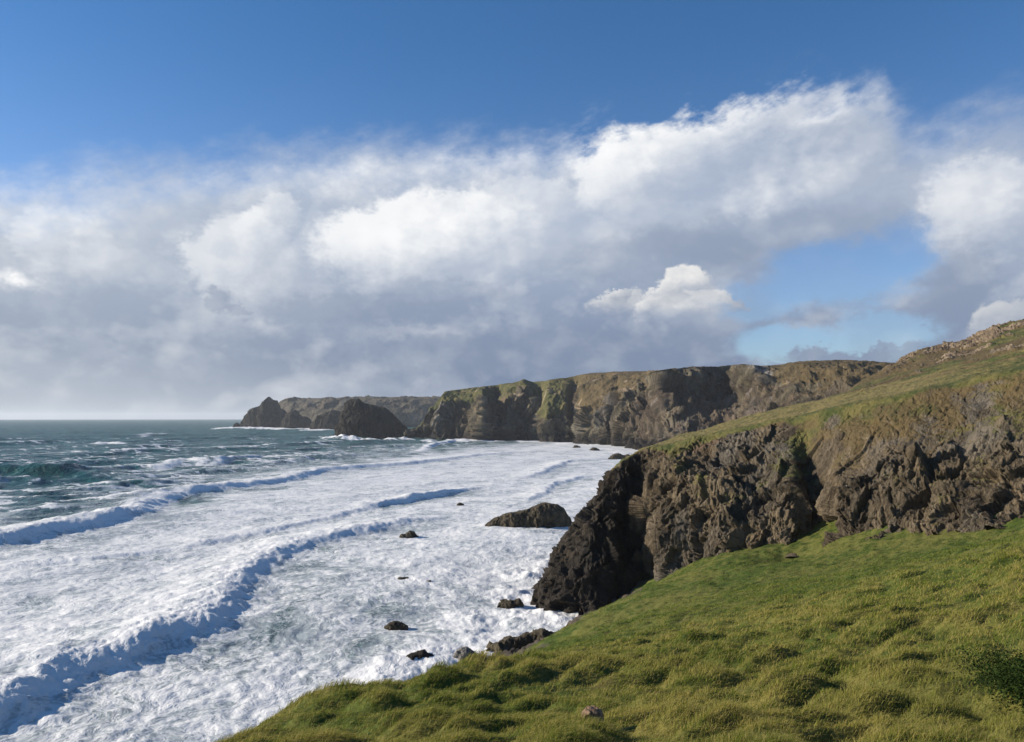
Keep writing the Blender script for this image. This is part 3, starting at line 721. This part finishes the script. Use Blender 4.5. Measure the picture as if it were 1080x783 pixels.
tag(o, 'hazy grey rock half hidden behind the big rounded black stack', 'sea stack', G)
o = ridge_rock('sea_stack', [(357, 461), (358, 447), (358.5, 437), (361, 428), (365, 424), (368, 422), (377, 421.3), (382, 425.5), (388, 427), (395.5, 428), (407, 433), (413, 437), (418, 442), (424, 448), (429, 453), (434, 458), (438, 464)], 1085, 34, M_stack, 5, -6, 260, 140, 13, wet_to=6, seed=7, slant=.2, vegtop=.35, lit_left=.4)
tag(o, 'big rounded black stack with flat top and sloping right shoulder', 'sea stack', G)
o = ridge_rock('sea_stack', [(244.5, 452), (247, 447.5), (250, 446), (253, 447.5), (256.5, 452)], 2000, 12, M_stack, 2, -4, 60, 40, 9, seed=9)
tag(o, 'tiny black rock at the left foot of the pointed sea stack', 'sea stack', G)
# rocks awash in the surf
G = 'rocks awash in the surf'
def awash(top, depth, label, amp=.5, feat=1.6, seed=0, pale=0.0, wet_to=None, nu=150, base=None, zb=-1.2, pexp=.7):
    by = base or max(top[0][1], top[-1][1]); Y = F * CAMZ / (by - 440)
    a, b = top[0], top[-1]; w = (b[0] - a[0]) * .04; dz = -zb / Y * F
    tp_ = [(a[0] - w, by + dz)] + list(top) + [(b[0] + w, by + dz)]
    o = ridge_rock('rock', tp_, Y, depth, M_surfrock, amp, zb, nu, 80, feat, wet_to=wet_to or .7, seed=seed, pexp=pexp, pale_only=pale)
    return tag(o, label, 'rock', G)
awash([(510, 556), (513, 553), (522, 547), (532, 542.5), (544, 540), (554, 538.5), (561, 535), (568, 531.5), (575, 530.5), (588, 532), (594, 536), (598, 542), (602, 551)], 4.2, 'large brown humped rock standing in the surf beside the headland tip', .65, 2.6, 21, wet_to=1.6, nu=260, base=557)
awash([(421, 567), (424, 563), (427, 564), (432, 560), (436, 560.5), (438, 563), (442, 566.5)], 1.6, 'small black three-lumped rock in the surf left of the large humped rock', .35, 1.0, 22, base=567)
awash([(482, 531.5), (485, 530), (489, 531.5)], .8, 'tiny dark rock poking out of the foam, farthest from the grassy slope', .15, .8, 23, base=532)
awash([(417, 612), (421, 609.5), (427, 608.5), (433, 610), (437, 612.5)], 1.1, 'flat black rock barely above the foam, paired with a smaller one', .25, .8, 24, base=613)
awash([(445, 617), (449, 613), (454, 612), (457, 615), (459, 617)], .8, 'small dark rock right of the flat black one in the foam', .2, .7, 25, base=617.5)
awash([(406, 661), (410, 657.5), (416, 655.5), (423, 656), (429, 660)], 1.1, 'lone black rounded rock amid pale swirling water', .25, .8, 26, base=662)
awash([(525, 640), (530, 634), (538, 633.5), (548, 631.5), (551, 635), (552, 640)], 1.3, 'dark block of rock by the foot of the headland tip', .35, 1.0, 27, base=641)
awash([(480, 692), (483, 687), (487, 684), (492, 683.5), (496, 687), (500, 692)], 1.6, 'pale brown boulder at the water edge under the grassy slope', .35, 1.0, 28, pale=.75, wet_to=.1, base=692)
awash([(500, 691), (506, 688), (513, 686), (520, 679), (528, 678), (536, 673), (545, 673), (556, 668), (572, 664), (588, 668)], 1.6, 'long black rock ledge at the water edge under the grassy slope', .5, 1.4, 29, base=686, nu=200)
awash([(425, 694), (434, 688.5), (446, 687), (458, 692)], 1.4, 'low wet rock washed by foam near the pale brown boulder', .25, .8, 30, base=694, wet_to=2.5)
awash([(641, 484), (646, 480), (652, 478), (658, 480.5), (662, 479), (668, 483)], 3, 'black rocks in foam far behind the headland crest', .8, 2.4, 31, base=484.5)
awash([(668, 482), (672, 477), (678, 474), (688, 475), (696, 480)], 6, 'dark boulder on the shore beneath the reddish scree', .9, 3, 32, base=483)
awash([(604, 472), (606, 470), (609, 469.8), (612, 472)], 3, 'small black boulder in the foam below the far cliffs', .6, 2, 33, base=472.5)
awash([(622, 474.5), (625, 472), (629, 472.5), (632, 474.5)], 3, 'black boulder at the waterline, nearer the scree than its small neighbour', .6, 2, 34, base=475)
# ---------------------------------------------------------------- grassy slope
cp = [(540,783,10),(700,783,9.6),(900,783,9),(1080,783,8.6),(1300,783,8),(300,783,12.2),(210,783,14.5),(300,755,19),(400,730,26),(500,701,38),(560,681,54),(618,655,80),(658,633,94),(697,612,106),
 (540,740,14),(700,720,17),(900,700,15.5),(1080,680,13.5),(600,700,34),(700,690,29),(800,670,27),(950,640,25),(1080,610,24),
 (600,678,52),(689,668,44),(778,647,39),(867,631,36),(955,615,34),(1080,585,32),(1250,545,30),
 (640,664,66),(690,648,75),(760,630,70),(850,615,66),(950,596,60),(1080,568,56),(1250,530,52),
 (722,601,103),(779,583,97),(850,584,92),(887,577,87),(982,561,81),(1030,555,78),(1080,548,74),(1250,520,65)]
K = [WP(c) for c in cp]
# seaward edge falls to the water
for (px, py, Y) in [(210,783,14.5),(300,755,19),(400,730,26),(500,701,38),(560,681,54),(618,655,80),(658,633,94)]:
    x, y, zz = WP((px, py, Y))
    for (dd, dn) in ((5, .24), (14, .66), (24, 1.06)):
        K.append((x - dd, y - dd * .15 + dd * .25, zz * (1 - dn) - (1.5 if dn > 1 else 0)))
K += [(-6, 4, 24.0), (-14, 0, 18), (-30, -6, 4), (-38, 6, -3), (4, 0, 26.3), (14, 2, 28.5), (2, -14, 29), (25, -10, 33), (-20, -20, 22), (45, 30, 31), (70, 50, 36), (75, 80, 33), (60, 100, 28), (25, 125, 7), (50, 120, 20), (10, 106, 0.5), (4, 112, -3), (-6, 88, -3.5), (-1, 97, -3.5), (-9, 76, -3), (1, 78, 1.0), (4, 92, .5), (-45, -10, -3)]
K = np.array(K, float)
K[:, 2] += np.where((K[:, 1] > 10) & (K[:, 1] < 19.5) & (K[:, 0] < -3) & (K[:, 2] > 15), .30, 0)
K[:, 2] -= np.where((K[:, 1] > 10) & (K[:, 1] < 60) & (K[:, 0] < 3) & (K[:, 2] > 8), .38, 0)
def tps_fit(xy, v, lam):
    d = np.linalg.norm(xy[:, None] - xy[None], axis=-1); A = np.where(d > 0, d * d * np.log(d + 1e-9), 0) + np.eye(len(xy)) * lam
    Pm = np.c_[np.ones(len(xy)), xy]; n = len(xy)
    M_ = np.block([[A, Pm], [Pm.T, np.zeros((3, 3))]])
    return np.linalg.solve(M_, np.r_[v, 0, 0, 0])
cf = tps_fit(K[:, :2], K[:, 2], 14.0)
def _tps(p):
    x, y = p[:, 0], p[:, 1]
    r = cf[-3] + cf[-2] * x + cf[-1] * y
    for (a, b, _), c in zip(K, cf):
        d2 = (x - a) ** 2 + (y - b) ** 2; r = r + c * .5 * d2 * np.log(d2 + 1e-6)
    return r
def tps(x, y): return _chunks(_tps, V(x, y, 0 * x), 1)
ga = np.linspace(-80, 62, 950) * D2R; gr = np.exp(np.linspace(math.log(3.2), math.log(135), 620))
GA, GR = np.meshgrid(ga, gr, indexing='ij'); gx, gy = np.sin(GA) * GR, np.cos(GA) * GR
gz = tps(gx, gy)
p2 = V(gx, gy, 0 * gx); wv = V(perlin(p2 / 3), perlin(p2 / 3 + 20), 0 * gx) * .5
rot = V((gx * .85 + gy * .5), (gy * .85 - gx * .5) * 1.35, 0 * gx) + wv
tus = fbm(rot / 2.1, 2, .5, 'bill'); tus2 = fbm(rot / .75 + 9, 2, .5, 'bill')
fade = np.clip(1.3 - GR / 70, .7, 1)
gz += fbm(p2 / 7, 2) * .36 + tus * .33 * fade + tus2 * .10 * np.clip(1.2 - GR / 40, 0, 1)
# mounds: the tufted knoll at the lower left edge and a hollow under the headland
mx_, my_, mz_ = WP((312, 768, 17.0)); gz += .16 * np.exp(-(((gx - mx_) / .85) ** 2 + ((gy - my_) / 1.2) ** 2))
mx_, my_, mz_ = WP((830, 587, 91)); gz -= .9 * np.exp(-(((gx - mx_) / 2.6) ** 2 + ((gy - my_ ) / 1.6) ** 2))
rockg = 1 - ss(gz + fbm(p2 / 3, 3) * 2.2, 3.0, 5.5)
edge_rock = ss(np.hypot(*np.gradient(gz, axis=(0, 1))) * 0, 1, 2)
gz = gz + rockg * fbm(V(gx, gy, gz) / 2.0, 4, .55, 'ridge') * .9
lushv = ss(GR, 30, 50) * .62 + .10 + .35 * np.exp(-(((gx - 8) / 4) ** 2 + ((gy - 11) / 5) ** 2))
ground = grid_obj('grassy_slope', V(gx, gy, gz), M_turf, {'lush': lushv, 'rock': rockg}, flip=True)
struct(ground)
def sample_ground(a, r):
    u = np.clip((a - ga[0]) / (ga[1] - ga[0]), 0, len(ga) - 1.001); v = np.clip((np.log(r) - math.log(3.2)) / (math.log(135) - math.log(3.2)) * (len(gr) - 1), 0, len(gr) - 1.001)
    i, j = u.astype(int), v.astype(int); fu, fv = u - i, v - j
    def s(A): return A[i, j] * (1 - fu) * (1 - fv) + A[i + 1, j] * fu * (1 - fv) + A[i, j + 1] * (1 - fu) * fv + A[i + 1, j + 1] * fu * fv
    return s
def ground_z(x, y):
    x, y = np.atleast_1d(float(x)), np.atleast_1d(float(y))
    return float(sample_ground(np.arctan2(x, y), np.hypot(x, y))(gz)[0])
# ---------------------------------------------------------------- grass: single blades combed over by the wind from the sea
NB = 760000
ba = rnd.uniform(-36, 38, NB) * D2R; br = np.exp(rnd.uniform(math.log(5.5), math.log(112), NB))
S_ = sample_ground(ba, br)
bz, btus, bl, brk, btus2 = S_(gz), S_(tus), S_(lushv), S_(rockg), S_(tus2)
bx, by_ = np.sin(ba) * br, np.cos(ba) * br
keep = (bz > 4.0) & (brk < .5)
# clumped: more and longer blades on the tussocks
keep &= rnd.uniform(size=NB) < np.clip(.70 + .8 * btus, .35, 1)
ba, br, bz, btus, bl, bx, by_ = [q[keep] for q in (ba, br, bz, btus, bl, bx, by_)]
nb = len(ba); print('blades', nb)
L = (.17 + .13 * rnd.random(nb)) * np.clip(1 + .7 * btus, .6, 1.6) * np.clip(.75 + br / 60, .8, 1.25)
L *= .56
W = np.maximum(.0045, br * .00054) * (.7 + .6 * rnd.random(nb))
lean = (25 + 10 * fbm(V(bx, by_, 0 * bx) / 5, 2)) * D2R + rnd.normal(0, .75, nb)      # heading of the bend, measured from +X
bend = .75 + .45 * rnd.random(nb)
hd = V(np.cos(lean), np.sin(lean), 0 * lean); side = V(-np.sin(rnd.uniform(0, 6.28, nb)), np.cos(rnd.uniform(0, 6.28, nb)), 0 * lean)
side /= np.linalg.norm(side, axis=1)[:, None] + 1e-6
base = V(bx, by_, bz - .02)
mid = base + hd * (L * .30 * bend)[:, None] + V(0 * L, 0 * L, L * .52)
tipp = base + hd * (L * .95 * bend)[:, None] + V(0 * L, 0 * L, L * (.80 - .28 * bend))
vv = np.stack([base - side * W[:, None] * .5, base + side * W[:, None] * .5, mid + side * W[:, None] * .42, mid - side * W[:, None] * .42, tipp], 1)
k5 = np.arange(nb)[:, None] * 5
grass = mesh_obj('grass', vv, k5 + np.array([[0, 1, 2, 3]]), M_blade,
                 {'tip': np.tile([0, 0, .55, .55, 1.], nb), 'rnd': np.repeat(rnd.random(nb), 5), 'lush': np.repeat(bl, 5)}, smooth=False, tris=k5 + np.array([[3, 2, 4]]))
tag(grass, kind='stuff', cat='grass', label='windswept yellow-green tussock grass covering the near slope')
# ---------------------------------------------------------------- sea haze: one closed box of thin air
def haze_box():
    x0, x1, y0, y1, z0, z1 = -23000, 23000, -23000, 23000, -45, 130
    v = [(x, y, zz) for x in (x0, x1) for y in (y0, y1) for zz in (z0, z1)]
    q = [(0, 1, 3, 2), (4, 6, 7, 5), (0, 4, 5, 1), (2, 3, 7, 6), (0, 2, 6, 4), (1, 5, 7, 3)]
    m, t = new_mat('sea_haze')
    n = t.nodes.new('ShaderNodeVolumePrincipled'); n.inputs['Color'].default_value = (.90, .94, 1.0, 1)
    n.inputs['Density'].default_value = .00005; n.inputs['Anisotropy'].default_value = .2
    o = t.nodes.new('ShaderNodeOutputMaterial'); t.links.new(n.outputs[0], o.inputs['Volume'])
    h = mesh_obj('haze', v, q, m, smooth=False)
    tag(h, kind='stuff', cat='haze', label='thin pale sea haze over the whole bay')
haze_box()
# ---------------------------------------------------------------- small things on the slope
def leaf_mat():
    m, t = new_mat('bush_leaf')
    r = attr(t, 'rnd'); col = lerp(r, (.014, .026, .008), (.050, .078, .020))
    d = t.nodes.new('ShaderNodeBsdfDiffuse'); put(t, d.inputs[0], col)
    tr = t.nodes.new('ShaderNodeBsdfTranslucent'); put(t, tr.inputs[0], col)
    out(t, mixsh(r * 0 + .2, X(t, d.outputs[0]), X(t, tr.outputs[0])))
    return m
M_leaf = leaf_mat()
def bark_mat():
    m, t = new_mat('bush_stem'); out(t, principled(t, Base_Color=lerp(noise(obco(t), 20), (.03, .02, .012), (.09, .065, .04)), Roughness=.9)); return m
M_bark = bark_mat()
def tube(pts, r0, r1, n=6):
    pts = np.array(pts, float); k = len(pts); V_ = []
    for i, p in enumerate(pts):
        r = r0 + (r1 - r0) * i / (k - 1)
        for j in range(n):
            a = 2 * math.pi * j / n; V_.append(p + r * np.array([math.cos(a), math.sin(a), 0]))
    q = [(i * n + j, i * n + (j + 1) % n, (i + 1) * n + (j + 1) % n, (i + 1) * n + j) for i in range(k - 1) for j in range(n)]
    return V_, q
def bush(x, y, rx, ry, h, n, leaf, label, seed):
    g = np.random.default_rng(seed)
    e = bpy.data.objects.new('bush', None); COL.objects.link(e); e.location = (x, y, ground_z(x, y) - .05)
    tag(e, label, 'bush')
    V_, Q_ = [], []
    tips = []
    for k in range(16):
        a = g.uniform(0, 6.28); rr = g.uniform(.3, .85); tp_ = np.array([math.cos(a) * rx * rr, math.sin(a) * ry * rr, h * (1 - .5 * rr * rr) * g.uniform(.7, 1)])
        m_ = tp_ * np.array([.4, .4, .6]) + g.normal(0, .03, 3); v, q = tube([(tp_[0] * .08, tp_[1] * .08, 0), m_, tp_], .018, .006)
        Q_ += [tuple(i + len(V_) for i in f) for f in q]; V_ += v; tips += [tp_, m_ * .4 + tp_ * .6]
    st = mesh_obj('stems', np.array(V_), np.array(Q_), M_bark); st.parent = e
    tips = np.array(tips); c = tips[g.integers(0, len(tips), n)] + g.normal(0, 1, (n, 3)) * np.array([rx, ry, h]) * .17
    c[:, 2] = np.abs(c[:, 2])
    d1 = g.normal(size=(n, 3)); d1[:, 2] *= .6; d1 /= np.linalg.norm(d1, axis=1)[:, None]
    d2 = np.cross(d1, g.normal(size=(n, 3))); d2 /= np.linalg.norm(d2, axis=1)[:, None]
    s = leaf * g.uniform(.6, 1.3, n)[:, None]
    vv = np.stack([c - d1 * s, c + d2 * s * .45, c + d1 * s, c - d2 * s * .45], 1)
    lf = mesh_obj('foliage', vv, np.arange(n * 4).reshape(n, 4), M_leaf, {'rnd': np.repeat(g.random(n), 4)}, smooth=False); lf.parent = e
    return e
bush(6.55, 9.3, .95, 1.9, .50, 30000, .021, 'dark green leafy bush at the right edge of the grassy slope', 3)
def stone_mat():
    m, t = new_mat('stone'); p = obco(t); a = noise(p, 9, 6, .65); b = noise(p, 40, 4, .6)
    col = lerp(sstep(a, .35, .65), (.13, .075, .042), (.32, .21, .125)); col = lerp(sstep(b, .55, .75) * .5, col, (.32, .28, .22))
    out(t, principled(t, Base_Color=col, Roughness=.9, Normal=bump(a + b * .4, .7, .03))); return m
def stone(px, py, Y, r, label):
    x = (px - 540) / F * Y; gz0 = ground_z(x, Y)
    th = np.linspace(0, math.pi, 40); ph = np.linspace(0, 2 * math.pi, 64, endpoint=False)
    PH, TH = np.meshgrid(ph, th, indexing='ij')
    d = V(np.sin(TH) * np.cos(PH), np.sin(TH) * np.sin(PH), np.cos(TH))
    _, _, idn, fa = cell(d * 1.3 + 4); k = 1 + .22 * fa + .2 * (idn - .5) + .10 * fbm(d * 3 + 2, 4)
    P_ = d * k[..., None] * np.array([r, r * .8, r * .95])
    o = grid_obj('stone', P_, stone_mat(), wrap=True); o.location = (x, Y, gz0 + r * 1.05); o.rotation_euler = (0, .3, 0)
    tag(o, label, 'stone')
stone(624, 768, 10.4, .15, 'brown lump of stone lying in the grass at the bottom of the slope')
